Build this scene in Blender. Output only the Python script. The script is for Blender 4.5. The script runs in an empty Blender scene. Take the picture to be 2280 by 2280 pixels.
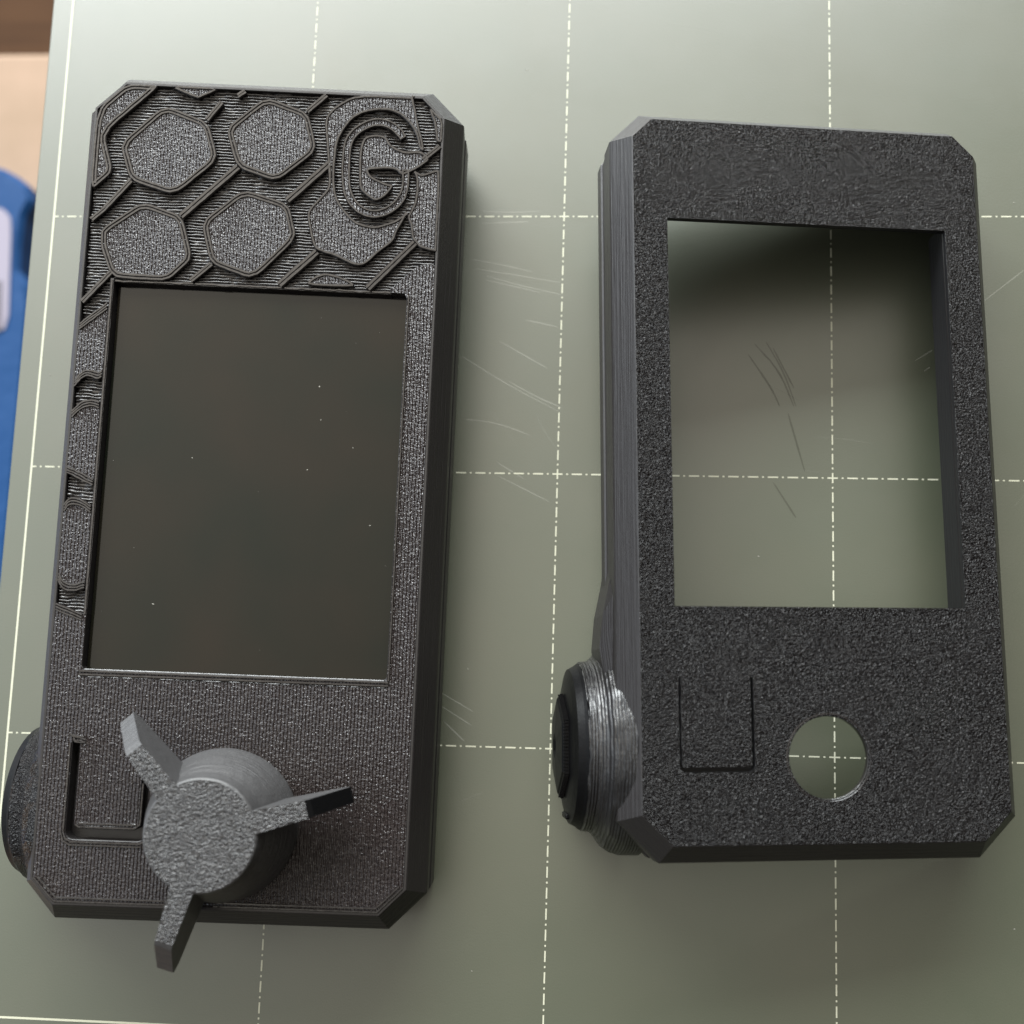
import bpy, bmesh, math, random
from mathutils import Vector, Matrix, noise
from mathutils.geometry import tessellate_polygon
random.seed(7)
S = 0.001                     # all shapes below are written in millimetres
scene = bpy.context.scene
col = scene.collection

# ------------------------------------------------------------------ camera
cam = bpy.data.cameras.new("camera")
camo = bpy.data.objects.new("camera", cam); col.objects.link(camo)
R = Matrix(((0.9980874145801385, -0.020307033267024086, 0.05838781770734952),
            (0.02739648177636591, 0.9919901609202054, -0.12330836720913227),
            (-0.055416113568275, 0.12467215020764233, 0.9906492362686155)))
camo.matrix_world = Matrix.Translation(Vector((108.51, -91.95, 187.2)) * S) @ R.to_4x4()
cam.sensor_width = 36.0
cam.lens = 2308.2 / 2280 * 36
cam.shift_x = -(1204.6 - 1140) / 2280
cam.shift_y = (1278.4 - 1140) / 2280
cam.clip_start = 0.01; cam.clip_end = 20
cam.dof.use_dof = True
cam.dof.focus_distance = 0.178
cam.dof.aperture_fstop = 12.0
scene.camera = camo

# ------------------------------------------------------------------ room light
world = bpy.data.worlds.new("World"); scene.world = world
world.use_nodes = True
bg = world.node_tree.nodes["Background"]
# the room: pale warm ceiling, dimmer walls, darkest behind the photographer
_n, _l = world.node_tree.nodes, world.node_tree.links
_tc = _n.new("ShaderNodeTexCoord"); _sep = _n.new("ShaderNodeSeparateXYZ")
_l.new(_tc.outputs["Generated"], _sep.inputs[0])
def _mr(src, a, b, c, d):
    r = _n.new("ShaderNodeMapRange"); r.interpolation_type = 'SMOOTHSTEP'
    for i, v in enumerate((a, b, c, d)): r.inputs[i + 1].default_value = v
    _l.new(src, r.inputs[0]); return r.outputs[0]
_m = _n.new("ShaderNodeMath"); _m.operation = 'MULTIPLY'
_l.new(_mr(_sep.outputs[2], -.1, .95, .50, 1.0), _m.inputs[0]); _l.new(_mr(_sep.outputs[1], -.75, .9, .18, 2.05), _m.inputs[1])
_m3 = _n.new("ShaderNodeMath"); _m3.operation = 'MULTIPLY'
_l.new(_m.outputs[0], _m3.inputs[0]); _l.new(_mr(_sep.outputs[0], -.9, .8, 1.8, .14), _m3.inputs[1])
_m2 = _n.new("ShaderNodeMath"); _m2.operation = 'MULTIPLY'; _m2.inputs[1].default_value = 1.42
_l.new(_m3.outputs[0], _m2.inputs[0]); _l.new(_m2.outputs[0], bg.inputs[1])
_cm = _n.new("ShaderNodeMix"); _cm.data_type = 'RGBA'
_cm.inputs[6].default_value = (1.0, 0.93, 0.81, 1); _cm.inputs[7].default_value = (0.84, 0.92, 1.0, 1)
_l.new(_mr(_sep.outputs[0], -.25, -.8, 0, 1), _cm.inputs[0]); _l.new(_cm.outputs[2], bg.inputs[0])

def area(name, loc, target, sx, sy, power, color):
    l = bpy.data.lights.new(name, 'AREA'); l.shape = 'RECTANGLE'
    l.size = sx; l.size_y = sy; l.energy = power; l.color = color
    o = bpy.data.objects.new(name, l); col.objects.link(o)
    o.location = loc
    d = Vector(target) - Vector(loc)
    o.rotation_euler = d.to_track_quat('-Z', 'Y').to_euler()
    return o
area("window_light", (-0.18, 1.44, 0.88), (0.08, -0.05, 0), 2.2, 0.70, 112, (0.90, 0.96, 0.98))

scene.view_settings.view_transform = 'Standard'
scene.view_settings.look = 'None'
scene.view_settings.exposure = 0
scene.view_settings.gamma = 1

# ------------------------------------------------------------------ materials
def mat(name, color, rough=0.5, spec=0.5):
    m = bpy.data.materials.new(name); m.use_nodes = True
    b = m.node_tree.nodes["Principled BSDF"]
    b.inputs["Base Color"].default_value = (*color, 1)
    b.inputs["Roughness"].default_value = rough
    b.inputs["Specular IOR Level"].default_value = spec
    return m, m.node_tree, b

class NT:
    def __init__(s, nt, scale=(1000, 1000, 1000), rot=(0, 0, 0)):
        s.nt = nt; s.n = nt.nodes; s.l = nt.links
        tc = s.n.new("ShaderNodeTexCoord"); mp = s.n.new("ShaderNodeMapping")
        mp.inputs["Scale"].default_value = scale
        mp.inputs["Rotation"].default_value = rot
        s.l.new(tc.outputs["Object"], mp.inputs["Vector"]); s.co = mp.outputs[0]
    def noise(s, scale, detail=2, rough=.5, dist=0., co=None):
        t = s.n.new("ShaderNodeTexNoise")
        t.inputs["Scale"].default_value = scale; t.inputs["Detail"].default_value = detail
        t.inputs["Roughness"].default_value = rough; t.inputs["Distortion"].default_value = dist
        s.l.new(co or s.co, t.inputs["Vector"]); return t.outputs[0]
    def stretch(s, sc):
        mp = s.n.new("ShaderNodeMapping"); mp.inputs["Scale"].default_value = sc
        s.l.new(s.co, mp.inputs["Vector"]); return mp.outputs[0]
    def wave(s, axis, period, dist=0., dscale=1., prof='SIN'):
        t = s.n.new("ShaderNodeTexWave"); t.wave_type = 'BANDS'; t.bands_direction = axis
        t.wave_profile = prof
        t.inputs["Scale"].default_value = 2 * math.pi / 20 / period
        t.inputs["Distortion"].default_value = dist
        t.inputs["Detail"].default_value = 1; t.inputs["Detail Scale"].default_value = dscale
        s.l.new(s.co, t.inputs["Vector"]); return t.outputs["Fac"]
    def math(s, op, a, b=None):
        t = s.n.new("ShaderNodeMath"); t.operation = op
        for i, v in enumerate((a, b)):
            if v is None: continue
            if isinstance(v, (int, float)): t.inputs[i].default_value = v
            else: s.l.new(v, t.inputs[i])
        return t.outputs[0]
    def bump(s, h, dist_mm, bsdf, strength=1.0):
        t = s.n.new("ShaderNodeBump"); t.inputs["Distance"].default_value = dist_mm * S
        t.inputs["Strength"].default_value = strength
        s.l.new(h, t.inputs["Height"]); s.l.new(t.outputs[0], bsdf.inputs["Normal"]); return t
    def ramp(s, f, stops):
        t = s.n.new("ShaderNodeValToRGB"); e = t.color_ramp.elements
        while len(e) < len(stops): e.new(.5)
        for k, (p, c) in enumerate(stops):
            e[k].position = p; e[k].color = (*c, 1)
        s.l.new(f, t.inputs[0]); return t.outputs[0]

BLK = (0.013, 0.0112, 0.0112)
# printed top faces of the left case: parallel filament lines with glittering irregularities
m_lines, nt, b = mat("printed_line_plastic", (0.017, 0.0125, 0.012), 0.17, 0.64)
t = NT(nt)
h = t.math('ADD', t.math('MULTIPLY', t.wave('X', 0.57, 1.5, 1.2), 0.62),
           t.math('ADD', t.math('MULTIPLY', t.noise(1.9, 2, .65), 1.25), t.math('MULTIPLY', t.noise(0.35, 1), .4)))
t.bump(h, 0.27, b)
# walls: fine horizontal layers
m_layers, nt, b = mat("printed_layer_plastic", BLK, 0.40, 0.5)
t = NT(nt)
h = t.math('ADD', t.math('MULTIPLY', t.noise(1.0, 2, .6, 0, t.stretch((.05, .05, 4.0))), 1.3),
           t.math('MULTIPLY', t.noise(1.0, 3, .6, 0, t.stretch((.35, .35, 1.2))), .5))
t.bump(h, 0.10, b)
# smooth strands in the grooves
m_strand, nt, b = mat("printed_strand_plastic", BLK, 0.17, 0.7)
t = NT(nt); t.bump(t.noise(1.6, 2, .6), 0.06, b)
# sheet-textured face of the right case
m_sheet, nt, b = mat("textured_sheet_plastic", (0.0032, 0.0024, 0.0025), 0.15, 0.31)
t = NT(nt)
n1 = t.noise(1.7, 2, .55, 0.4)
h = t.math('ADD', t.math('MULTIPLY', t.math('ABSOLUTE', t.math('SUBTRACT', n1, .5)), 2.4),
           t.math('MULTIPLY', t.noise(2.8, 2, .6), .75))
t.bump(h, 0.50, b)
# rough knob top
m_knob, nt, b = mat("rough_knob_plastic", (0.022, 0.021, 0.022), 0.26, 0.6)
t = NT(nt)
h = t.math('ADD', t.math('MULTIPLY', t.noise(1.7, 2, .6, .8, t.stretch((.8, 1.4, 1))), 1.2), t.math('MULTIPLY', t.noise(3.0, 1), .6))
t.bump(h, 0.34, b)
m_knobside, nt, b = mat("smooth_knob_plastic", (0.048, 0.047, 0.048), 0.40, 0.6)
t = NT(nt)
h = t.math('ADD', t.noise(.6, 3, .6), t.math('MULTIPLY', t.noise(1.0, 2, .6, 0, t.stretch((.12, .12, 3.5))), 1.0))
t.bump(h, 0.16, b)
# ratchet wheel side
m_wheel, nt, b = mat("ribbed_wheel_plastic", (.008, .0073, .0075), 0.33, 0.85)
t = NT(nt)
h = t.math('ADD', t.math('MULTIPLY', t.wave('X', .46, .8, .4), .5), t.math('ADD', t.noise(1.0, 2, .6, 0, t.stretch((3.2, .25, .25))), t.math('MULTIPLY', t.noise(1.6, 2, .6), .35)))
t.bump(h, 0.24, b)
m_gloss, nt, b = mat("glossy_black_plastic", (0.003, 0.003, 0.0033), 0.42, 0.10)
t = NT(nt); t.bump(t.noise(.9, 2, .6), 0.06, b)
m_inner, nt, b = mat("inner_black_plastic", (0.008, 0.008, 0.009), 0.45, 0.35)
t = NT(nt); t.bump(t.noise(1.0, 2, .5, 0, t.stretch((.2, .2, 3))), 0.05, b)
# screen glass
m_glass, nt, b = mat("dark_screen_glass", (0.022, 0.018, 0.013), 0.10, 0.28)
t = NT(nt)
c = t.ramp(t.noise(.045, 2, .5), [(.3, (0.010, 0.0078, 0.005)), (.7, (0.004, 0.0060, 0.004))])  # brown and olive mottling stands in for the ceiling's reflection
nt.links.new(c, b.inputs["Base Color"])
m_dust, nt, b = mat("pale_dust", (0.30, 0.29, 0.26), .8, .2)
# build sheet
m_mat, nt, b = mat("olive_build_sheet", (0.075, 0.077, 0.047), 0.38, 1.0)
t = NT(nt)
c = t.ramp(t.noise(.022, 4, .6), [(.3, (0.051, 0.060, 0.037)), (.7, (0.065, 0.069, 0.045))])
nt.links.new(c, b.inputs["Base Color"])
r = nt.nodes.new("ShaderNodeMapRange"); nt.links.new(t.noise(.05, 4, .65), r.inputs[0])
r.inputs[3].default_value = .33; r.inputs[4].default_value = .46
nt.links.new(r.outputs[0], b.inputs["Roughness"])
t.bump(t.noise(3.0, 2, .7), 0.016, b)
m_ink, nt, b = mat("cream_ink", (0.46, 0.46, 0.36), .5, .4)
def clear(name, color, alpha):
    m, nt, b = mat(name, color, .4, .4); b.inputs["Alpha"].default_value = alpha; return m
m_scr = clear("pale_scratch", (.50, .50, .44), .24)
m_scrd = clear("dark_rub_mark", (.05, .05, .03), .27)
m_bed, nt, b = mat("black_bed", (.03, .03, .03), .5)
m_card, nt, b = mat("tan_cardboard", (.50, .32, .20), .85, .2)
t = NT(nt); c = t.ramp(t.noise(.03, 3, .6), [(.3, (.26, .185, .13)), (.7, (.32, .225, .165))]); nt.links.new(c, b.inputs["Base Color"])
m_wood, nt, b = mat("brown_wood", (.17, .08, .035), .85, .15)
t = NT(nt); c = t.ramp(t.noise(.06, 4, .6, 0, t.stretch((.15, 1, 1))), [(.3, (.030, .013, .005)), (.7, (.055, .026, .011))]); nt.links.new(c, b.inputs["Base Color"])
m_blue, nt, b = mat("blue_box", (.001, .036, .125), .60, .2)
t = NT(nt); t.bump(t.noise(.08, 2), .8, b)
m_label, nt, b = mat("white_label", (.22, .20, .25), .6, .3)
m_print, nt, b = mat("grey_print", (.11, .10, .12), .7, .3)

# ------------------------------------------------------------------ builders
def obj(name, verts, faces, m, parent=None, smooth=False, kind=None, label=None):
    me = bpy.data.meshes.new(name)
    me.from_pydata([(x * S, y * S, z * S) for x, y, z in verts], [], faces)
    me.update()
    ms = m if isinstance(m, (list, tuple)) else [m]
    for mm in ms: me.materials.append(mm)
    if smooth:
        for p in me.polygons: p.use_smooth = True
    o = bpy.data.objects.new(name, me); col.objects.link(o)
    if parent: o.parent = parent
    if kind: o["kind"] = kind
    if label: o["label"] = label
    return o

def fixn(o):
    bm = bmesh.new(); bm.from_mesh(o.data)
    bmesh.ops.recalc_face_normals(bm, faces=bm.faces); bm.to_mesh(o.data); bm.free(); return o

class MB:
    def __init__(s): s.v = []; s.f = []; s.mi = []
    def add(s, v, f, mi=0):
        n = len(s.v); s.v += [tuple(a) for a in v]; s.f += [tuple(i + n for i in q) for q in f]; s.mi += [mi] * len(f)
    def build(s, name, m, parent=None, smooth=False, **k):
        o = obj(name, s.v, s.f, m, parent, smooth, **k)
        for p, i in zip(o.data.polygons, s.mi): p.material_index = i
        return o

def area2(p): return sum(p[i][0] * p[(i + 1) % len(p)][1] - p[(i + 1) % len(p)][0] * p[i][1] for i in range(len(p))) / 2
def ccw(p): return list(p) if area2(p) > 0 else list(reversed(p))
def chaikin(p, n=2, q=.22, closed=True):
    for _ in range(n):
        o = []
        L = len(p)
        rng = range(L) if closed else range(L - 1)
        if not closed: o.append(p[0])
        for i in rng:
            a, b = p[i], p[(i + 1) % L]
            o.append((a[0] + (b[0] - a[0]) * q, a[1] + (b[1] - a[1]) * q))
            o.append((a[0] + (b[0] - a[0]) * (1 - q), a[1] + (b[1] - a[1]) * (1 - q)))
        if not closed: o.append(p[-1])
        p = o
    return p
def inset(p, d):
    "closed ccw polygon moved inwards by d"
    L = len(p); o = []
    for i in range(L):
        a, b, c = Vector(p[i - 1]), Vector(p[i]), Vector(p[(i + 1) % L])
        u = (b - a); w = (c - b)
        if u.length < 1e-6: u = w
        if w.length < 1e-6: w = u
        u = u.normalized(); w = w.normalized()
        n1 = Vector((-u.y, u.x)); n2 = Vector((-w.y, w.x))
        m = (n1 + n2)
        if m.length < 1e-4: m = n1
        m = m.normalized(); k = max(.45, m.dot(n1))
        q = b + m * (d / k); o.append((q.x, q.y))
    return o
def resample(p, step, closed=True):
    o = []; L = len(p)
    for i in range(L if closed else L - 1):
        a, b = p[i], p[(i + 1) % L]; d = math.dist(a, b); n = max(1, round(d / step))
        for k in range(n): o.append((a[0] + (b[0] - a[0]) * k / n, a[1] + (b[1] - a[1]) * k / n))
    if not closed: o.append(p[-1])
    return o
def bead(mb, path, r, z=0., closed=True, mi=0, wob=.05, seg=6, rz=None):
    "a laid line of filament: flattened tube along a flat path"
    p = resample(path, .8, closed); L = len(p)
    if L < 2: return
    rz = rz or r; V = []; F = []
    for i in range(L):
        a = p[i - 1] if (closed or i > 0) else p[0]
        b = p[(i + 1) % L] if (closed or i < L - 1) else p[-1]
        tx, ty = b[0] - a[0], b[1] - a[1]; n = math.hypot(tx, ty) or 1
        nx, ny = -ty / n, tx / n
        j = noise.noise(Vector((p[i][0] * 1.3, p[i][1] * 1.3, 3 + r))) * wob
        j2 = 1 + noise.noise(Vector((p[i][0] * .9, p[i][1] * .9, 9))) * .25
        for k in range(seg):
            t_ = 2 * math.pi * k / seg
            V.append((p[i][0] + nx * (r * j2 * math.cos(t_) + j), p[i][1] + ny * (r * j2 * math.cos(t_) + j), z + rz * j2 * math.sin(t_)))
    for i in range(L if closed else L - 1):
        for k in range(seg):
            a = i * seg + k; b = i * seg + (k + 1) % seg
            c = ((i + 1) % L) * seg + (k + 1) % seg; d = ((i + 1) % L) * seg + k
            F.append((a, d, c, b))
    if not closed:
        F.append(tuple(range(seg))); F.append(tuple(reversed(range((L - 1) * seg, L * seg))))
    mb.add(V, F, mi)
def plate(mb, loops, zt, zb, mi_top=0, mi_wall=1, bottom=False, edge=.0):
    "slab with holes: loops[0] outline, the others holes"
    loops = [ccw(loops[0])] + [list(reversed(ccw(l))) for l in loops[1:]]
    tops = [inset(l, edge) if edge else l for l in loops]
    flat = [v for l in tops for v in l]
    tris = tessellate_polygon([[Vector((x, y, 0)) for x, y in l] for l in tops])
    def tri(z, up):
        F = []
        for t_ in tris:
            a, b_, c_ = [flat[i] for i in t_]
            s_ = (b_[0] - a[0]) * (c_[1] - a[1]) - (c_[0] - a[0]) * (b_[1] - a[1])
            if abs(s_) < 1e-9: continue
            F.append(tuple(t_) if (s_ > 0) == up else tuple(reversed(t_)))
        return [(x, y, z) for x, y in flat], F
    mb.add(*tri(zt, True), mi_top)
    if bottom: mb.add(*tri(zb, False), mi_wall)
    for l, tl in zip(loops, tops):
        L = len(l)
        if edge:
            V = [(x, y, zt) for x, y in tl] + [(x, y, zt - edge) for x, y in l] + [(x, y, zb) for x, y in l]
            F = [(i, i + L, (i + 1) % L + L, (i + 1) % L) for i in range(L)] + [(i + L, i + 2 * L, (i + 1) % L + 2 * L, (i + 1) % L + L) for i in range(L)]
        else:
            V = [(x, y, zt) for x, y in l] + [(x, y, zb) for x, y in l]
            F = [(i, i + L, (i + 1) % L + L, (i + 1) % L) for i in range(L)]
        mb.add(V, F, mi_wall)
def octa(W, L, c, off, z):
    w = W / 2 + off; l = L / 2 + off; e = off * (2 - math.sqrt(2))
    c = [k + e for k in c]
    return [(-w, l - c[0], z), (-w, -l + c[3], z), (-w + c[3], -l, z), (w - c[2], -l, z), (w, -l + c[2], z),
            (w, l - c[1], z), (w - c[1], l, z), (-w + c[0], l, z)]          # ccw from above
def rings(mb, rr, mi=0):
    for a, b in zip(rr[:-1], rr[1:]):
        n = len(a); mb.add(a + b, [(i, (i + 1) % n, (i + 1) % n + n, i + n) for i in range(n)], mi)
def box(mb, x0, x1, y0, y1, z0, z1, mi=0):
    V = [(x, y, z) for z in (z0, z1) for x, y in ((x0, y0), (x1, y0), (x1, y1), (x0, y1))]
    mb.add(V, [(3, 2, 1, 0), (4, 5, 6, 7), (0, 1, 5, 4), (1, 2, 6, 5), (2, 3, 7, 6), (3, 0, 4, 7)], mi)
def soften(o, w, seg=2, angle=35):
    md = o.modifiers.new("soft_edges", 'BEVEL'); md.width = w * S; md.segments = seg
    md.limit_method = 'ANGLE'; md.angle_limit = math.radians(angle); return o
def thing(name, label, cat, M=None, loc=(0, 0, 0), group=None):
    o = bpy.data.objects.new(name, None); col.objects.link(o)
    o.empty_display_size = .01
    mw = (M.to_4x4() if M else Matrix.Identity(4)); mw.translation = Vector(loc) * S
    o.matrix_world = mw
    o["label"] = label; o["category"] = cat
    if group: o["group"] = group
    return o

# ------------------------------------------------------------------ table, bed and build sheet
mb = MB(); box(mb, -900, 900, -700, 900, -330, -300)
tb = mb.build("desk_surface", m_wood, kind="structure")

mb = MB(); box(mb, -1, 249, -151, 101, -6, -1.2); soften(mb.build("printer_bed", m_bed, kind="structure"), 1)
mb = MB(); box(mb, 60, 190, -90, 40, -300, -6.1); mb.build("bed_support", m_bed, kind="structure")

sheet = thing("build_sheet", "olive green build sheet with cream dash-dot grid, under both black cases", "build sheet")
mb = MB()
out = [(-4.2, -154.5), (254, -154.5), (254, 104), (-4.2, 104)]
plate(mb, [out], 0, -1.1, 0, 0, True, .25)
mb.build("sheet_body", m_mat, sheet)
def dashes(p0, p1, n_per=14, wdt=.30):
    "dash-dot line, 50 mm cells with a dash centred on each crossing"
    mb = MB(); p0 = Vector(p0); p1 = Vector(p1); L = (p1 - p0).length; d = (p1 - p0) / L; nn = Vector((-d.y, d.x))
    per = 50 / n_per; k = 0
    def seg(a, b):
        a = max(0, a); b = min(L, b)
        if b - a < .05: return
        u, v = p0 + d * a, p0 + d * b; h_ = wdt / 2
        mb.add([(u.x - nn.x * h_, u.y - nn.y * h_, .03), (v.x - nn.x * h_, v.y - nn.y * h_, .03),
                (v.x + nn.x * h_, v.y + nn.y * h_, .03), (u.x + nn.x * h_, u.y + nn.y * h_, .03)], [(0, 1, 2, 3)])
    while k * per < L + per:
        c0 = k * per
        seg(c0 - .94, c0 + .94); seg(c0 + per / 2 - .17, c0 + per / 2 + .17); k += 1
    return mb
for X in (50, 100, 150, 200):
    dashes((X, -150), (X, 100), wdt=.27).build("grid_line", m_ink, sheet)
for Y in (50, 0, -50, -100):
    mbx = dashes((0, Y), (250, Y), wdt=.27)
    mbx.v = [(x, y, .032) for x, y, z in mbx.v]
    mbx.build("grid_line", m_ink, sheet)
mb = MB()
for (x0, x1, y0, y1) in ((-.19, .19, -150.19, 100), (.19, 250, -150.19, -149.81)):
    mb.add([(x0, y0, .034), (x1, y0, .034), (x1, y1, .034), (x0, y1, .034)], [(0, 1, 2, 3)])
mb.build("border_line", m_ink, sheet)
LIGHT = [[(84.3,1.1),(89.1,0.8),(95.5,1.1)],[(84.4,-1.4),(93.2,-1.0)],[(82.6,-8.6),(87.8,-9.5),(94.2,-11.0)],[(83.1,-10.4),(89.5,-11.4),(99.5,-13.1)],[(85.5,-11.8),(91.1,-13.5),(100.3,-15.6)],[(85.6,-12.7),(95.9,-15.1)],[(93.3,-20.5),(99.3,-21.8)],[(81.5,-27.7),(90.2,-33.1),(100.1,-38.2)],[(90.2,-32.3),(95.7,-35.4),(100.5,-37.4)],[(82.6,-39.8),(88.8,-40.5),(94.8,-42.8)],[(88.3,-24.6),(93.9,-27.8),(97.5,-29.8)],[(88.7,-47.9),(93.8,-51.0)],[(89.2,-50.6),(98.6,-55.2)],[(165.1,-27.8),(168.2,-25.8)],[(166.6,-29.8),(167.7,-29.0)],[(80.2,-90.7),(85.9,-93.8)],[(80.3,-93.1),(85.6,-96.2)],[(80.6,-95.6),(84.5,-99.1)],[(177.5,-16.5),(185.0,-10.4)]]
DARK = [[(135.9,-24.8),(140.5,-30.0),(143.1,-36.7)],[(138.0,-24.4),(141.2,-30.0),(143.5,-36.7)],[(134.7,-26.8),(139.0,-33.2),(140.5,-36.7)],[(139.3,-25.6),(143.1,-33.2)],[(139.3,-50.9),(143.4,-57.4)],[(142.0,-37.9),(145.0,-48.8)]]
def marks(L, name, m, z, wd):
    mb = MB()
    for n_, c in enumerate(L):
        p = chaikin(c, 2, .25, False); V = []; k = len(p)
        for i, q in enumerate(p):
            a = p[max(0, i - 1)]; b_ = p[min(k - 1, i + 1)]; n = math.dist(a, b_) or 1
            nx, ny = -(b_[1] - a[1]) / n, (b_[0] - a[0]) / n
            w_ = wd * (0.15 + .85 * math.sin(math.pi * (i + .3) / k)) * random.uniform(.7, 1.2)
            zz = z + n_ * .0006
            V += [(q[0] + nx * w_, q[1] + ny * w_, zz), (q[0] - nx * w_, q[1] - ny * w_, zz)]
        mb.add(V, [(2 * i, 2 * i + 1, 2 * i + 3, 2 * i + 2) for i in range(k - 1)])
    return mb.build(name, m, sheet, kind="stuff")
marks(LIGHT, "pale_scratches", m_scr, .008, .11)
m_faint = clear("faint_scratch", (.45, .45, .40), .08)
FA = []
for k in range(20):
    x, y = random.uniform(0, 190), random.uniform(-148, 60); a = random.gauss(-.5, .5); l = random.uniform(3, 16); c_ = random.uniform(-.06, .06) * l
    dx, dy = math.cos(a), math.sin(a)
    FA.append([(x, y), (x + dx * l / 2 - dy * c_, y + dy * l / 2 + dx * c_), (x + dx * l, y + dy * l)])
marks(FA, "faint_scratches", m_faint, .0015, .07)
marks(DARK, "dark_rub_marks", m_scrd, .012, .17)
def specks(mb, pts, z, r0=.12, r1=.22):
    for x, y in pts:
        n = random.choice((5, 6)); r_ = random.uniform(r0, r1); a0 = random.random() * 6; e = random.uniform(.4, 1)
        ring = [(x + r_ * math.cos(a0) * math.cos(2 * math.pi * i / n) - e * r_ * math.sin(a0) * math.sin(2 * math.pi * i / n),
                 y + r_ * math.sin(a0) * math.cos(2 * math.pi * i / n) + e * r_ * math.cos(a0) * math.sin(2 * math.pi * i / n), z) for i in range(n)]
        mb.add(ring + [(x, y, z + r_ * .5)], [(i, (i + 1) % n, n) for i in range(n)])
mb = MB(); specks(mb, [(84.7, -86.2), (87.3, -138.7), (136.7, -64.6), (183.6, 2.7), (92, 30), (62, 55), (180, -128), (20, 20), (2, -32)], .01)
mb.build("dust_specks", m_dust, sheet, kind="stuff")

# ------------------------------------------------------------------ things beyond the sheet's left edge, lower down
bx = thing("cardboard_box", "tan cardboard box below the left edge of the build sheet, blue box on it", "box")
mb = MB(); box(mb, -420, -60, -330, 136, -300, -150); soften(mb.build("box_body", m_card, bx), 2)
mb = MB(); box(mb, -420, -60, 136.5, 139, -290, -156); soften(mb.build("box_flap", m_card, bx), .8)
bb = thing("blue_box", "blue rounded box with a white label, far left beside the sheet", "box")
mb = MB()
o2 = [(-260, -190), (-83, -190), (-83, 33), (-84.5, 42), (-88.5, 47), (-89.0, 54), (-88.5, 66), (-86, 72), (-88, 77.5), (-92, 80.5), (-98.5, 84), (-260, 110)]
plate(mb, [chaikin(ccw(o2), 2, .1)], -134, -149.9, 0, 0, True, 1.6)
mb.build("box_shell", m_blue, bb, smooth=False)
mb = MB(); plate(mb, [chaikin(ccw([(-170, 22), (-89.5, 22), (-92.2, 65), (-96, 69), (-170, 76)]), 2, .12)], -133.6, -134.1, 0, 0)
lb = mb.build("label", m_label, bb)
mb = MB(); plate(mb, [[(-160, 26), (-92.0, 26), (-93.5, 43), (-160, 43)]], -133.3, -133.7, 0, 0)
mb.build("printed_block", m_print, lb)

# ------------------------------------------------------------------ shared: strap boss
def boss(parent, cy, zclip, zc=-16.0, mm=None):
    "round boss with flared root and raised hexagon on its end face; axis along x, foot cut flat"
    N = 72
    prof = [(-27.5, 18.3), (-30.5, 18.1), (-32.0, 17.5), (-33.3, 16.7), (-34.2, 15.2), (-35.2, 14.3), (-36.6, 14.15), (-36.9, 13.9)]
    mb = MB(); prev = None
    rr = []
    for x, r_ in prof:
        q_ = []
        for i in range(N):
            a_ = 2 * math.pi * i / N
            rg = r_ + noise.noise(Vector((x * .9, 6 * math.cos(a_), 6 * math.sin(a_)))) * (.30 if -33.6 < x else .12) + noise.noise(Vector((x * 2.5, 22 * math.cos(a_), 22 * math.sin(a_)))) * (.45 if -34 < x < -31 else .08)
            q_.append((x + noise.noise(Vector((3, 9 * math.cos(a_), 9 * math.sin(a_) + x))) * .25, cy + rg * math.cos(a_), max(zclip, zc + rg * math.sin(a_))))
        rr.append(q_)
    rings(mb, rr, 0)
    mb.add(rr[0], [tuple(range(N))], 0)
    o = mb.build("strap_boss", [mm or m_wheel], parent, True)
    # end face, sunk a little behind its rim, with raised hexagon
    mb = MB()
    r2 = [(-36.92, 13.88), (-37.4, 13.5), (-38.5, 12.9), (-38.9, 11.2), (-39.2, 9.4), (-39.3, 8.0)]
    rr = [[(x, cy + r_ * math.cos(2 * math.pi * i / N), max(zclip + .01, zc + r_ * math.sin(2 * math.pi * i / N))) for i in range(N)] for x, r_ in r2]
    rings(mb, rr, 0); mb.add(rr[-1], [tuple(reversed(range(N)))], 0)
    ef = mb.build("end_face", m_gloss, o, True)
    hx = lambda r_, x: [(x, cy + r_ * math.cos(math.pi / 3 * i), max(zclip + .02, zc + r_ * math.sin(math.pi / 3 * i))) for i in range(6)]
    mb = MB(); h_ = [hx(8.6, -39.0), hx(8.4, -40.0), hx(7.8, -40.4), hx(2.2, -40.8), hx(1.2, -40.4)]
    rings(mb, h_, 0); mb.add(h_[-1], [tuple(reversed(range(6)))], 0)
    fixn(mb.build("hexagon_nut", m_gloss, o))
    # little stair-stepped teeth along the hexagon's upper edges
    mb = MB()
    for e in range(0, 3):
        a0, a1 = math.pi / 3 * e, math.pi / 3 * (e + 1)
        for k in range(16):
            f = (k + .5) / 16
            for rad, xx in ((8.75, -39.6), (8.6, -39.95)):
                y = cy + rad * (math.cos(a0) * (1 - f) + math.cos(a1) * f); z = zc + rad * (math.sin(a0) * (1 - f) + math.sin(a1) * f)
                box(mb, xx - .25, xx + .25, y - .14, y + .14, z - .2, z + .25)
    mb.build("step_teeth", m_gloss, o, kind="stuff")
    for sgn in (-1,):
        mb = MB(); box(mb, -39.3, -38.2, cy + sgn * 11.6 - .5, cy + sgn * 11.6 + .5, zc - 2.5, zc + 2.2)
        soften(mb.build("end_lug", m_gloss, o), .3)
    return o

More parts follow.
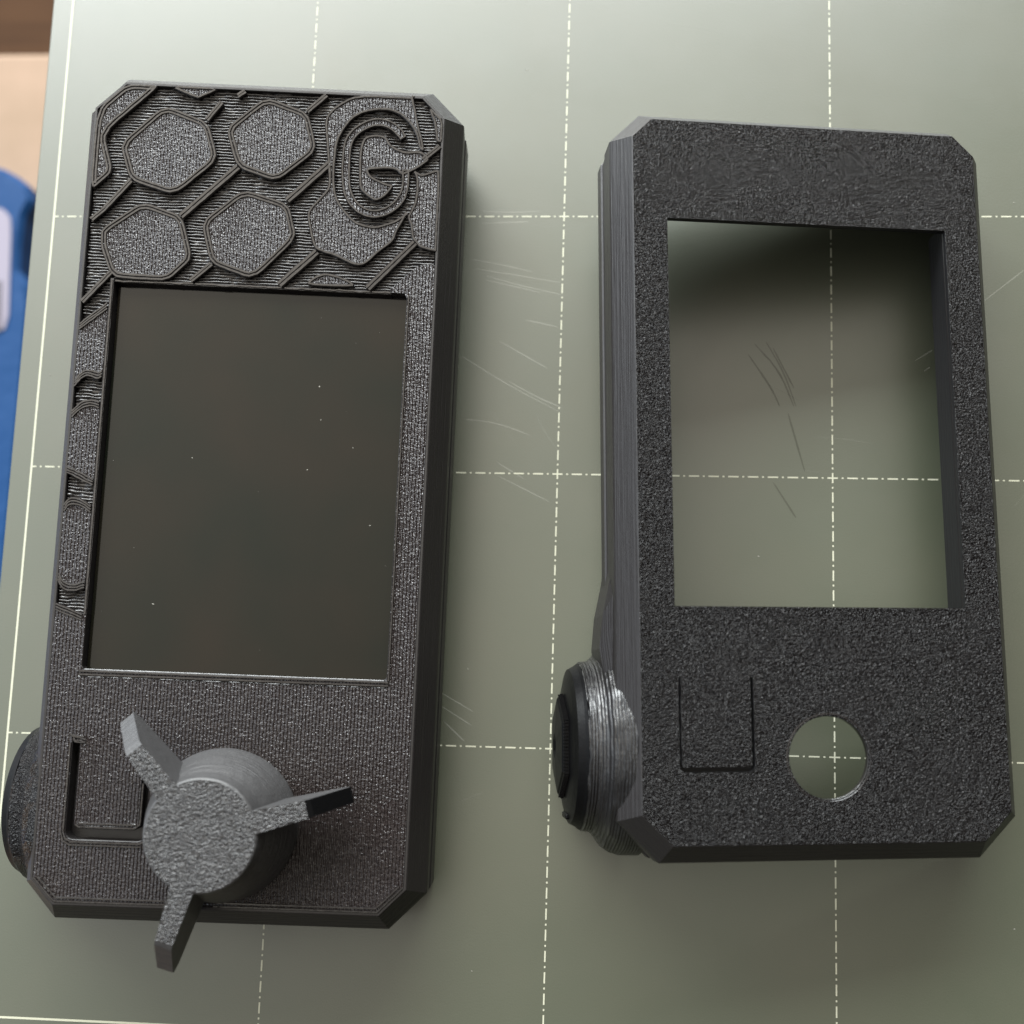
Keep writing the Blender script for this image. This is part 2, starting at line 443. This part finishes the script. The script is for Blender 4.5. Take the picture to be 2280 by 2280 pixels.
# ------------------------------------------------------------------ LEFT CASE
ML = Matrix(((0.99696, 0.01269, 0.07682), (-0.01074, 0.99961, -0.02577), (-0.07712, 0.02487, 0.99671)))
left = thing("patterned_case", "black printed case with raised hexagon pattern, dark screen and three-armed knob", "handheld case", ML, (48.65, -56.85, 19.8))
W, L, C4 = 60.3, 139.2, [4.9, 3.85, 4.2, 3.9]
mb = MB()
rr = [octa(W, L, C4, 2.6, -15.6), octa(W, L, C4, 3.35, -14.9), octa(W, L, C4, 3.25, -9.7), octa(W, L, C4, 3.05, -9.5),
      octa(W, L, C4, 3.15, -4.6), octa(W, L, C4, 3.0, -4.2), octa(W, L, C4, .18, -.12), octa(W, L, C4, .0, 0), octa(W, L, C4, -.32, 0), octa(W, L, C4, -.40, -.1), octa(W, L, C4, -.40, -2.5)]
rr = [[(x + (.6 if x < -30.3 else 0), y, z) for x, y, z in r_] for r_ in rr]
rings(mb, rr, 0)
mb.add(rr[-1], [tuple(range(8))], 0); mb.add(rr[0], [tuple(reversed(range(8)))], 0)
mb.build("case_body", m_layers, left)
def in_oct(x, y, e):
    w = W / 2 - e; l = L / 2 - e; g = e * (2 - math.sqrt(2))
    if abs(x) > w or abs(y) > l: return False
    c = C4[0] if (x < 0 and y > 0) else C4[1] if (x > 0 and y > 0) else C4[2] if x > 0 else C4[3]
    c -= g
    return (w - abs(x)) + (l - abs(y)) > c
WX0, WX1, WY0, WY1 = -24.6, 25.3, -31.9, 33.95
# groove floor: strands laid side to side, a real height field
def strand_field(x0, x1, y0, y1, dx=.3, dy=.088, rough=1.0):
    nx = int((x1 - x0) / dx); ny = int((y1 - y0) / dy); V = []; idx = {}; F = []
    P = .54
    for j in range(ny + 1):
        y = y0 + (y1 - y0) * j / ny
        for i in range(nx + 1):
            x = x0 + (x1 - x0) * i / nx
            wob = noise.noise(Vector((x * .22, y * .35, 1.7))) * .16 * rough + noise.noise(Vector((x * .9, y * .8, 5))) * .10 * rough
            u = (y + wob) / P; row = math.floor(u)
            s_ = abs(math.sin(math.pi * u))
            lift = noise.noise(Vector((x * .55, row * 3.7, 11))) * .26 * rough
            gap = noise.noise(Vector((x * .35, row * 5.1, 21)))
            amp = .62 if gap > -.34 else .12
            z = -.86 + (.25 if amp > .3 else .08) * s_ - (.34 if s_ < .20 else 0) + lift * .8
            idx[i, j] = len(V) if in_oct(x, y, .30) else None
            if idx[i, j] is not None: V.append((x, y, min(z, -.22)))
    for j in range(ny):
        for i in range(nx):
            q = (idx[i, j], idx[i + 1, j], idx[i + 1, j + 1], idx[i, j + 1])
            if None not in q: F.append(q)
    return V, F
mb = MB(); mb.add(*strand_field(-29.85, 29.85, WY1 + .05, 69.4))
mb.build("groove_floor", m_strand, left, True, kind="stuff")
mb = MB(); mb.add(*strand_field(-29.85, -24.7, -23.5, WY1, .25, .088, 1.7))
mb.build("groove_floor", m_strand, left, True, kind="stuff")

HEX = [[(-18.27,65.49),(-10.8,62.84),(-8.73,56.42),(-15.51,49.94),(-23.05,52.16),(-25.15,58.37)],[(-0.96,67.85),(6.35,65.42),(8.14,58.89),(1.76,53.21),(-4.95,55.39),(-7.18,62.04)],[(-20.73,47.92),(-14.06,45.83),(-11.86,38.59),(-15.61,34.62),(-24.0,34.76),(-25.3,35.81),(-27.0,40.02),(-27.16,42.96)],[(-3.66,51.0),(3.96,48.79),(5.63,43.01),(-1.03,35.6),(-8.3,37.96),(-10.25,45.05)]]
CORNER = [(-24.9,69.0),(-19.7,69.03),(-20.26,68.26),(-28.3,60.17),(-26.45,54.33),(-26.57,52.87),(-29.45,49.83),(-29.5,64.5)]
SLIVER = [(-18.13,68.86),(-12.74,67.25),(-12.14,67.52),(-8.68,68.95)]
HE = [(14.43,68.95),(24.76,68.95),(24.49,68.7),(25.04,67.52),(25.83,64.1),(26.67,61.36),(27.0,59.5),(25.95,60.1),(25.71,61.89),(24.75,63.97),(22.85,65.93),(20.7,66.8),(18.67,66.78),(16.35,66.26),(14.31,65.08),(12.88,62.96),(11.84,60.62),(11.64,56.05),(11.88,52.01),(12.88,49.39),(15.67,46.46),(17.48,45.9),(19.26,45.67),(22.37,46.78),(24.01,48.07),(24.82,48.76),(23.63,46.28),(22.87,44.72),(22.56,43.18),(20.19,41.3),(17.87,38.79),(16.04,38.55),(12.49,40.22),(10.46,40.68),(9.12,41.26),(8.5,42.67),(7.38,47.11),(7.83,48.58),(10.0,51.11),(10.92,52.53),(10.41,57.29),(9.88,61.01),(9.42,64.84),(11.0,67.0)]
GP = [(23.29,61.74),(22.18,63.32),(20.57,64.32),(18.75,64.64),(16.97,64.14),(14.86,62.68),(13.68,60.72),(13.54,57.47),(13.67,54.12),(14.08,51.45),(15.48,49.25),(17.21,48.13),(19.14,47.82),(21.41,48.6),(23.23,50.42),(24.02,52.61),(24.03,54.89),(23.9,56.23)]
ISL = [(16.58,61.82),(18.36,62.31),(20.31,62.0),(21.03,60.55),(22.36,59.8),(23.93,59.34),(26.23,59.72),(27.17,59.09),(27.98,58.19),(26.75,57.05),(25.26,56.03),(23.88,55.29),(23.11,55.25),(22.56,55.9),(21.26,56.24),(17.93,55.94),(17.43,55.65),(18.01,54.6),(20.9,53.39),(21.93,53.31),(21.47,52.21),(20.26,50.82),(19.01,50.22),(17.69,50.96),(16.21,52.23),(15.97,54.23),(15.78,57.58),(15.89,60.29)]
RP = [(25.22,56.07),(25.84,54.72),(25.94,52.69),(25.81,50.58),(25.2,48.94),(24.57,47.61),(25.25,46.44),(25.52,44.12),(25.94,43.5),(27.0,42.35),(28.8,41.87),(29.4,41.7),(29.75,42.1),(29.75,56.47),(28.94,56.33),(26.81,55.41),(26.02,55.78)]
JP = [(27.59,67.3),(29.7,65.1),(29.75,61.69),(28.99,61.72),(28.44,64.97),(27.53,67.0)]
MP = [(7.76,34.68),(9.04,36.15),(10.98,37.04),(13.31,36.67),(15.66,35.74),(16.56,34.77)]
STRIPS = [[(-25.43,29.79),(-29.23,26.16),(-29.75,15.53),(-28.48,16.99),(-27.52,17.19),(-25.43,16.43),(-25.0,18.62)],
          [(-29.66,11.21),(-28.16,12.98),(-26.61,13.35),(-25.02,13.19),(-24.91,-0.31),(-25.66,-1.18),(-27.82,-0.35),(-29.7,0.7)],
          [(-29.7,-4.62),(-28.9,-3.52),(-26.79,-3.81),(-25.16,-4.65),(-25.1,-18.58),(-27.22,-19.38),(-29.41,-18.73),(-29.7,-17.57)]]
BARS = [[(-23.04,51.91),(-27.22,46.56),(-29.2,44.62)],[(-4.94,55.23),(-14.07,45.91)],[(-25.2,35.49),(-29.6,30.06)],[(-8.28,37.72),(-11.6,34.6)],[(-10.84,63.49),(-8.51,66.8)],[(-5.8,68.09),(-4.6,69.0)],[(6.32,65.83),(9.5,69.0)],[(10.76,56.66),(3.91,49.6)],[(9.54,40.72),(3.43,34.57)],[(26.19,43.11),(18.52,34.64)],[(29.6,60.7),(26.83,58.1)]]
ZB = -1.25
def grow(p):
    "traced outlines that meet the case edge are carried right up to it"
    return [((-29.95 if x < -29.3 else 29.95 if x > 29.3 else x), (69.4 if y > 68.6 else y)) for x, y in p]
CORNER = [(-25.1, 69.4), (-19.6, 69.4)] + CORNER[2:6] + [(-29.95, 49.5), (-29.95, 64.4)]
SLIVER, HE, RP = grow(SLIVER), grow(HE), grow(RP); 
STRIPS = [[(-25.12, 30.3), (-29.95, 26.4), (-29.95, 15.3), (-28.6, 16.9), (-27.4, 17.2), (-25.9, 16.5), (-25.12, 17.2)],
          [(-29.95, 11.0), (-28.3, 12.9), (-26.7, 13.4), (-25.12, 13.0), (-25.12, -1.5), (-26.6, -.9), (-28.3, -0.1), (-29.95, .5)],
          [(-29.95, -4.7), (-28.9, -3.4), (-26.9, -3.6), (-25.12, -4.8), (-25.12, -18.7), (-27.2, -19.4), (-28.9, -18.9), (-29.95, -17.4)]]
JP = [(27.5, 67.8), (29.95, 65.4), (29.95, 61.3), (28.99, 61.5), (28.44, 64.97), (27.53, 67.0)]
def panel(name, poly, cn=2, q=.13, beads=(.26, .80), zt=0.0, parent=left, **k):
    p = chaikin(ccw(poly), cn, q); mb = MB()
    plate(mb, [p], zt, ZB, 0, 1, False, .12)
    for i_, d in enumerate(beads): bead(mb, inset(p, d), .28, zt - .01, True, 1, rz=.17)
    return mb.build(name, [m_lines, m_strand], parent, False, **k)
for h_ in HEX: panel("hexagon_panel", inset(ccw(h_), -.32))
panel("corner_panel", CORNER, 2, .15)
panel("edge_panel", SLIVER, 1, .2, (.2,))
panel("edge_panel", MP, 2, .2, (.2,))
panel("edge_panel", JP, 1, .15, (.2,))
panel("side_panel", RP, 2, .2, (.22,))
panel("emblem_surround", HE, 2, .22, (.22,))
for s_ in STRIPS:
    pb = panel("border_panel", s_, 1, .12, ())
for ends in ([(-25.3, 30.0), (-29.7, 26.2)], [(-29.7, 15.4), (-28.6, 17.0), (-27.4, 17.4), (-25.9, 16.8), (-25.3, 17.3)],
             [(-29.7, 11.0), (-28.3, 12.7), (-26.7, 13.2), (-25.3, 12.8)], [(-25.3, -1.3), (-26.6, -.7), (-28.3, .1), (-29.7, .6)],
             [(-29.7, -4.9), (-28.9, -3.6), (-26.9, -3.8), (-25.3, -5.0)], [(-25.3, -18.5), (-27.2, -19.2), (-28.9, -18.7), (-29.7, -17.3)],
             [(-29.7, -21.4), (-27.6, -22.1), (-25.3, -23.0)]):
    mb = MB(); c_ = chaikin(ends, 2, .25, False)
    up = 1 if ends[0][1] < ends[-1][1] + 3 and ends[0] in ((-29.7, 11.0), (-29.7, -4.9), (-29.7, -21.4)) else 0
    sg = -1 if (up or ends[0] == (-25.3, 30.0)) else 1
    for k in range(3): bead(mb, [(x, y + sg * k * .46) for x, y in c_], .21, .06 - .03 * k, False, 0, wob=.12, rz=.2)
    mb.build("end_bead", m_strand, left)
# letter G of the emblem: one ribbon with beads, and its inner island
em = panel("emblem_island", ISL, 2, .22, (.2,))
mb = MB(); g = chaikin(GP, 2, .25, False)
gl = []
for i, q in enumerate(g):
    a = g[max(0, i - 1)]; b_ = g[min(len(g) - 1, i + 1)]; n = math.dist(a, b_)
    gl.append((-(b_[1] - a[1]) / n, (b_[0] - a[0]) / n))
wd = [.78 if 3 < i < len(g) - 12 else .68 for i in range(len(g))]
pl = [(q[0] + n[0] * w_, q[1] + n[1] * w_) for q, n, w_ in zip(g, gl, wd)] + [(q[0] - n[0] * w_, q[1] - n[1] * w_) for q, n, w_ in reversed(list(zip(g, gl, wd)))]
plate(mb, [pl], .02, ZB, 0, 1, False, .1)
bead(mb, inset(ccw(pl), .22), .24, .0, True, 1, rz=.22)
mb.build("letter_g", [m_lines, m_strand], left)
for bpath in BARS:
    mb = MB(); p = [Vector(q) for q in bpath]
    wd_ = .62 if len(bpath) == 2 and (Vector(bpath[0]) - Vector(bpath[1])).length > 7 else .45
    for off in (-wd_ / 2, wd_ / 2):
        d = (p[-1] - p[0]).normalized(); n = Vector((-d.y, d.x))
        bead(mb, [((q + n * off).x, (q + n * off).y) for q in p], wd_ / 2 + .10, -.03, False, 0, rz=.22)
    d = (p[-1] - p[0]).normalized(); n = Vector((-d.y, d.x)) * wd_ * .9
    lp = [q + n for q in p] + [q - n for q in reversed(p)]
    plate(mb, [[(q.x, q.y) for q in lp]], -.12, ZB, 0, 0)
    mb.build("cross_bar", m_strand, left)

# big plain front panel with finger-tab slot
KO = [(22.39, 34.71), (26.63, 38.89), (28.14, 39.52), (29.78, 39.28)]
o_ = octa(W, L, C4, -.35, 0)
KO += [(o_[4][0], o_[4][1]), (o_[3][0], o_[3][1]), (o_[2][0], o_[2][1]), (o_[1][0], o_[1][1])]
KO += [(-29.8, -21.4), (-27.6, -22.0), (-24.62, -22.95)]
KO += [(WX0 - .05, WY0 + .5), (WX0 + .3, WY0), (WX1 - .5, WY0), (WX1, WY0 + .5), (WX1, WY1 - .7), (WX1 - .5, WY1 + .1), (22.6, WY1 + .1)]
def uslot(x0, x1, yt, yb, wl, wb, wr, r=.9):
    "closed outline of a U-shaped slot"
    def arc(cx, cy, r_, a0, a1, n=5): return [(cx + r_ * math.cos(a0 + (a1 - a0) * i / n), cy + r_ * math.sin(a0 + (a1 - a0) * i / n)) for i in range(n + 1)]
    pi = math.pi; ri = max(.25, r - .4)
    o = [(x0, yt)] + arc(x0 + r, yb + r, r, pi, 1.5 * pi) + arc(x1 - r, yb + r, r, 1.5 * pi, 2 * pi) + [(x1, yt), (x1 - wr, yt)]
    o += list(reversed(arc(x1 - wr - ri, yb + wb + ri, ri, 1.5 * pi, 2 * pi))) + list(reversed(arc(x0 + wl + ri, yb + wb + ri, ri, pi, 1.5 * pi))) + [(x0 + wl, yt)]
    return o
SL = uslot(-25.15, -12.3, -43.6, -59.3, 1.25, 1.75, 1.2, 1.3)
mb = MB(); plate(mb, [KO, SL], .02, -2.4, 0, 1, False, .08)
mb.build("front_panel", [m_lines, m_layers], left)
# beads along the panel's lower border, window sill and slot
def trim(paths, r=.2):
    mb = MB()
    for p in paths: bead(mb, p, r, .0, False, 0, rz=.26)
    return mb
ko = lambda e: [(q[0], q[1]) for q in octa(W, L, C4, e, 0)]
tr = []
for e in (-.55, -1.1):
    q = ko(e); tr.append([q[0 + 1], q[2], q[3], q[4]])
trim(tr).build("border_bead", m_strand, left)
trim([[(WX0 - .4, WY0 - .3), (WX1 + .3, WY0 - .3)], [(WX0 - .4, WY0 - .85), (WX1 + .3, WY0 - .85)]], .24).build("sill_bead", m_strand, left)
trim([[(WX1 + .3, WY0), (WX1 + .3, WY1 - .3)]], .18).build("sill_bead", m_strand, left)
trim([[(-25.45, -43.9), (-25.45, -58.2), (-25.0, -59.2), (-24.0, -59.65), (-13.0, -59.65), (-12.1, -59.0)],
      [(-25.9, -57.9), (-25.4, -59.5), (-24.2, -60.15), (-12.8, -60.15)],
      [(-23.5, -56.9), (-23.0, -57.25), (-14.0, -57.25), (-13.25, -56.6), (-13.2, -50)], [(-23.0, -56.7), (-14.2, -56.7)]], .2).build("slot_bead", m_strand, left)
mb = MB()
for k in range(4):
    bead(mb, [(-25.6 + .25 * k, -42.6 - .3 * k), (-24.6, -42.9 - .3 * k + .15 * (k % 2)), (-23.3 + .3 * (k % 2), -43.0 - .25 * k)], .17, .1, False, 0, wob=.5)
mb.build("loose_strand", m_strand, left)
# small bevels added and tilted to catch window light as bright lines
def bevel_strip(mb, x0, x1, y, z0=-.30, z1=.035, w=.5, x0b=None, x1b=None):
    mb.add([(x0, y, z0), (x1, y, z0), (x1, y - w, z1), (x0, y - w, z1), (x0, y - w - .12, z0), (x1, y - w - .12, z0)], [(1, 0, 3, 2), (2, 3, 4, 5)])
mb = MB()
bevel_strip(mb, WX0 - .3, WX1 + .2, WY0 + .06); bevel_strip(mb, WX0 - .5, WX1 + .3, WY0 - .95, -.06, .09, .26)
bevel_strip(mb, -24.2, -13.2, -59.35); bevel_strip(mb, -24.4, -13.0, -60.0, -.06, .10, .28)
bevel_strip(mb, -23.2, -14.0, -57.0, -.02, .16, .28); bevel_strip(mb, -23.0, -14.0, -56.4, -.04, .10, .25)
bevel_strip(mb, -25.6, 25.4, -68.35, -.04, .13, .28); bevel_strip(mb, -25.6, 25.4, -68.9, -.04, .13, .28)
mb.build("glint_bevel", m_strand, left)
# thin wall round the upper and left sides of the window
mb = MB()
box(mb, WX0 - .55, WX0, -22.9, WY1 + .5, -2.4, -.02)
box(mb, WX0, 22.45, WY1, WY1 + .5, -2.4, -.42)
mb.build("window_wall", m_layers, left)
mb = MB()
bead(mb, [(WX0 - .28, -22.9), (WX0 - .28, WY1 + .2)], .24, -.02, False, 0, rz=.15)
bead(mb, [(WX0 - .1, WY1 + .25), (22.4, WY1 + .25)], .22, -.42, False, 0, rz=.15, wob=.2)
mb.build("window_bead", m_strand, left)
mb = MB(); plate(mb, [[(WX0 + .12, WY0 - .3), (WX1 + .4, WY0 - .3), (WX1 + .4, WY1 - .45), (WX0 + .3, WY1 - .45)]], -1.65, -2.35, 0, 0)
mb.build("screen", m_glass, left)
mb = MB(); specks(mb, [(11.6, 11.8), (20.9, -6.0), (9.8, 3.1), (17.3, 7.2), (11.0, 17.6), (-9.7, 4.3), (-14.4, -20.7)], -1.65, .10, .20)
specks(mb, [(random.uniform(-23, 24), random.uniform(-30, 32)) for _ in range(18)], -1.65, .02, .06)
mb.build("screen_dust", m_dust, left, kind="stuff")
boss(left, -55.5, -19.6, -18.9, m_sheet)

# three-armed knob
kn_c = (0.0, -56.1); KH = 12.0
mb = MB(); N = 80
prof = [(12.3, 0.03), (12.15, 1.2), (11.3, 4.0), (10.2, 7.0), (9.2, 9.4), (8.75, 11.2), (8.6, 11.8), (8.35, 12.0)]
rr = [[(kn_c[0] + r_ * math.cos(2 * math.pi * i / N), kn_c[1] + r_ * math.sin(2 * math.pi * i / N), z) for i in range(N)] for r_, z in prof]
rings(mb, rr, 0); mb.add(rr[-1], [tuple(range(N))], 1)
kn = mb.build("knob", [m_knobside, m_knob], left, True)
kn.data.polygons[-1].use_smooth = False
for a in (131.0, 16.0, -105.0):
    ca, sa = math.cos(math.radians(a)), math.sin(math.radians(a))
    sect = [(6.0, 12.0), (16.4, 12.0), (17.2, 11.6), (22.3, 5.6), (22.4, 4.9), (21.2, 3.9), (9.5, 2.6)]
    prof2 = sect; mb = MB(); n = len(sect)
    P = lambda r_, t_, z: (kn_c[0] + ca * r_ - sa * t_, kn_c[1] + sa * r_ + ca * t_, z)
    wds = [1.9, 1.38, 1.35, 1.28, 1.28, 1.32, 1.9]
    V = [P(r_, w_, z + .03) for (r_, z), w_ in zip(sect, wds)] + [P(r_, -w_, z + .03) for (r_, z), w_ in zip(sect, wds)]
    mb.add(V, [tuple(range(n)), tuple(reversed(range(n, 2 * n)))], 0)
    for i in range(n):
        j = (i + 1) % n
        mb.add([V[i], V[j], V[j + n], V[i + n]], [(0, 3, 2, 1)], 1 if i == 0 else (2 if i in (1, 2, 3) and a == 16.0 else 0))  # right arm's end: glossy, and darkened in colour for facing away from the window
    arm = mb.build("arm", [m_knobside, m_knob, m_gloss], kn)
    fixn(arm); soften(arm, .22, 2)

# ------------------------------------------------------------------ RIGHT CASE
MR = Matrix(((0.98647, -0.03012, 0.16114), (0.02916, 0.99954, 0.00835), (-0.16132, -0.00354, 0.9869)))
right = thing("plain_case", "empty black printed case shell with open window and round hole, grid showing through", "handheld case", MR, (143.02, -53.33, 20.9))
W2, L2, C2 = 59.15, 117.9, [3.2, 3.47, 4.55, 4.65]
mb = MB()
rr = [octa(W2, L2, C2, 2.9, -15.6), octa(W2, L2, C2, 3.4, -15.1), octa(W2, L2, C2, 3.35, -12.2), octa(W2, L2, C2, 3.05, -12.0), octa(W2, L2, C2, 3.05, -9.0), octa(W2, L2, C2, 3.25, -8.8),
      octa(W2, L2, C2, 3.15, -4.6), octa(W2, L2, C2, 3.0, -4.2), octa(W2, L2, C2, .15, -.12), octa(W2, L2, C2, .0, 0)]
rings(mb, rr, 0)
inn = [octa(W2, L2, C2, 2.9, -15.6), octa(W2, L2, C2, .9, -15.6), octa(W2, L2, C2, .9, -5.4), octa(W2, L2, C2, -1.2, -1.1)]
rings(mb, [list(reversed(r_)) for r_ in inn], 1)
mb.build("case_shell", [m_layers, m_inner], right)
wl = [(-24.0, 41.8), (-24.0, -22.3), (23.8, -22.3), (23.8, 41.8)]
hole = [(.08 + 6.42 * math.cos(2 * math.pi * i / 64), -45.85 + 6.42 * math.sin(2 * math.pi * i / 64)) for i in range(64)]
us = uslot(-23.65, -11.75, -33.4, -47.95, .32, .80, .46, .95)
mb = MB()
plate(mb, [[(a, b_) for a, b_, c_ in octa(W2, L2, C2, .0, 0)], wl, hole, us], 0.0, -1.1, 0, 1, True, .0)
mb.build("front_panel", [m_sheet, m_inner], right)
# deep skirt round the window
mb = MB()
plate(mb, [[(23.78, -23.3), (25.2, -23.3), (25.2, 42.8), (23.78, 42.8)]], -1.12, -5.6, 0, 0, True)
mb.build("window_skirt", m_inner, right)
mb = MB()
rr = [[(.08 + r_ * math.cos(2 * math.pi * i / 64), -45.85 + r_ * math.sin(2 * math.pi * i / 64), z) for i in range(64)] for r_, z in ((6.38, -1.1), (6.38, -.22), (6.72, .03), (6.85, .0))]
rings(mb, [list(reversed(r_)) for r_ in rr], 0); fixn(mb.build("hole_rim", m_strand, right, True))
mb = MB(); box(mb, -24.6, -10.8, -49.0, -32.4, -4.5, -1.9); mb.build("slot_backing", m_inner, right)  # unseen black block added under the slot to keep it dark
mb = MB()
mb.add([(-23.9, -22.3, -.25), (23.7, -22.3, -.25), (23.7, -22.55, .02), (-23.9, -22.55, .02)], [(1, 0, 3, 2)])
mb.add([(23.75, 41.7, -.9), (23.75, -22.3, -.9), (24.0, -22.3, .02), (24.0, 41.7, .02)], [(0, 1, 2, 3)])
mb.build("window_edge", m_strand, right)
boss(right, -44.4, -25.4, -18.6)
# dark wedge where the lower side wall swells out to meet the boss
mb = MB()
V = []
for y, xo, zt_ in ((-13.0, -32.2, -6.0), (-18.0, -33.0, -5.8), (-23.0, -34.1, -5.6), (-28.5, -34.6, -6.4), (-34.0, -33.6, -6.0)):
    V += [(-31.8, y, zt_ + 1.2), (xo, y, zt_ - 2.2), (xo, y, -17), (-31.8, y, -17)]
F = [(4 * i + k, 4 * i + (k + 1) % 4, 4 * i + 4 + (k + 1) % 4, 4 * i + 4 + k) for i in range(4) for k in range(4)] + [(0, 1, 2, 3), (16, 17, 18, 19)]
mb.add(V, F); fixn(mb.build("boss_gusset", m_layers, right))
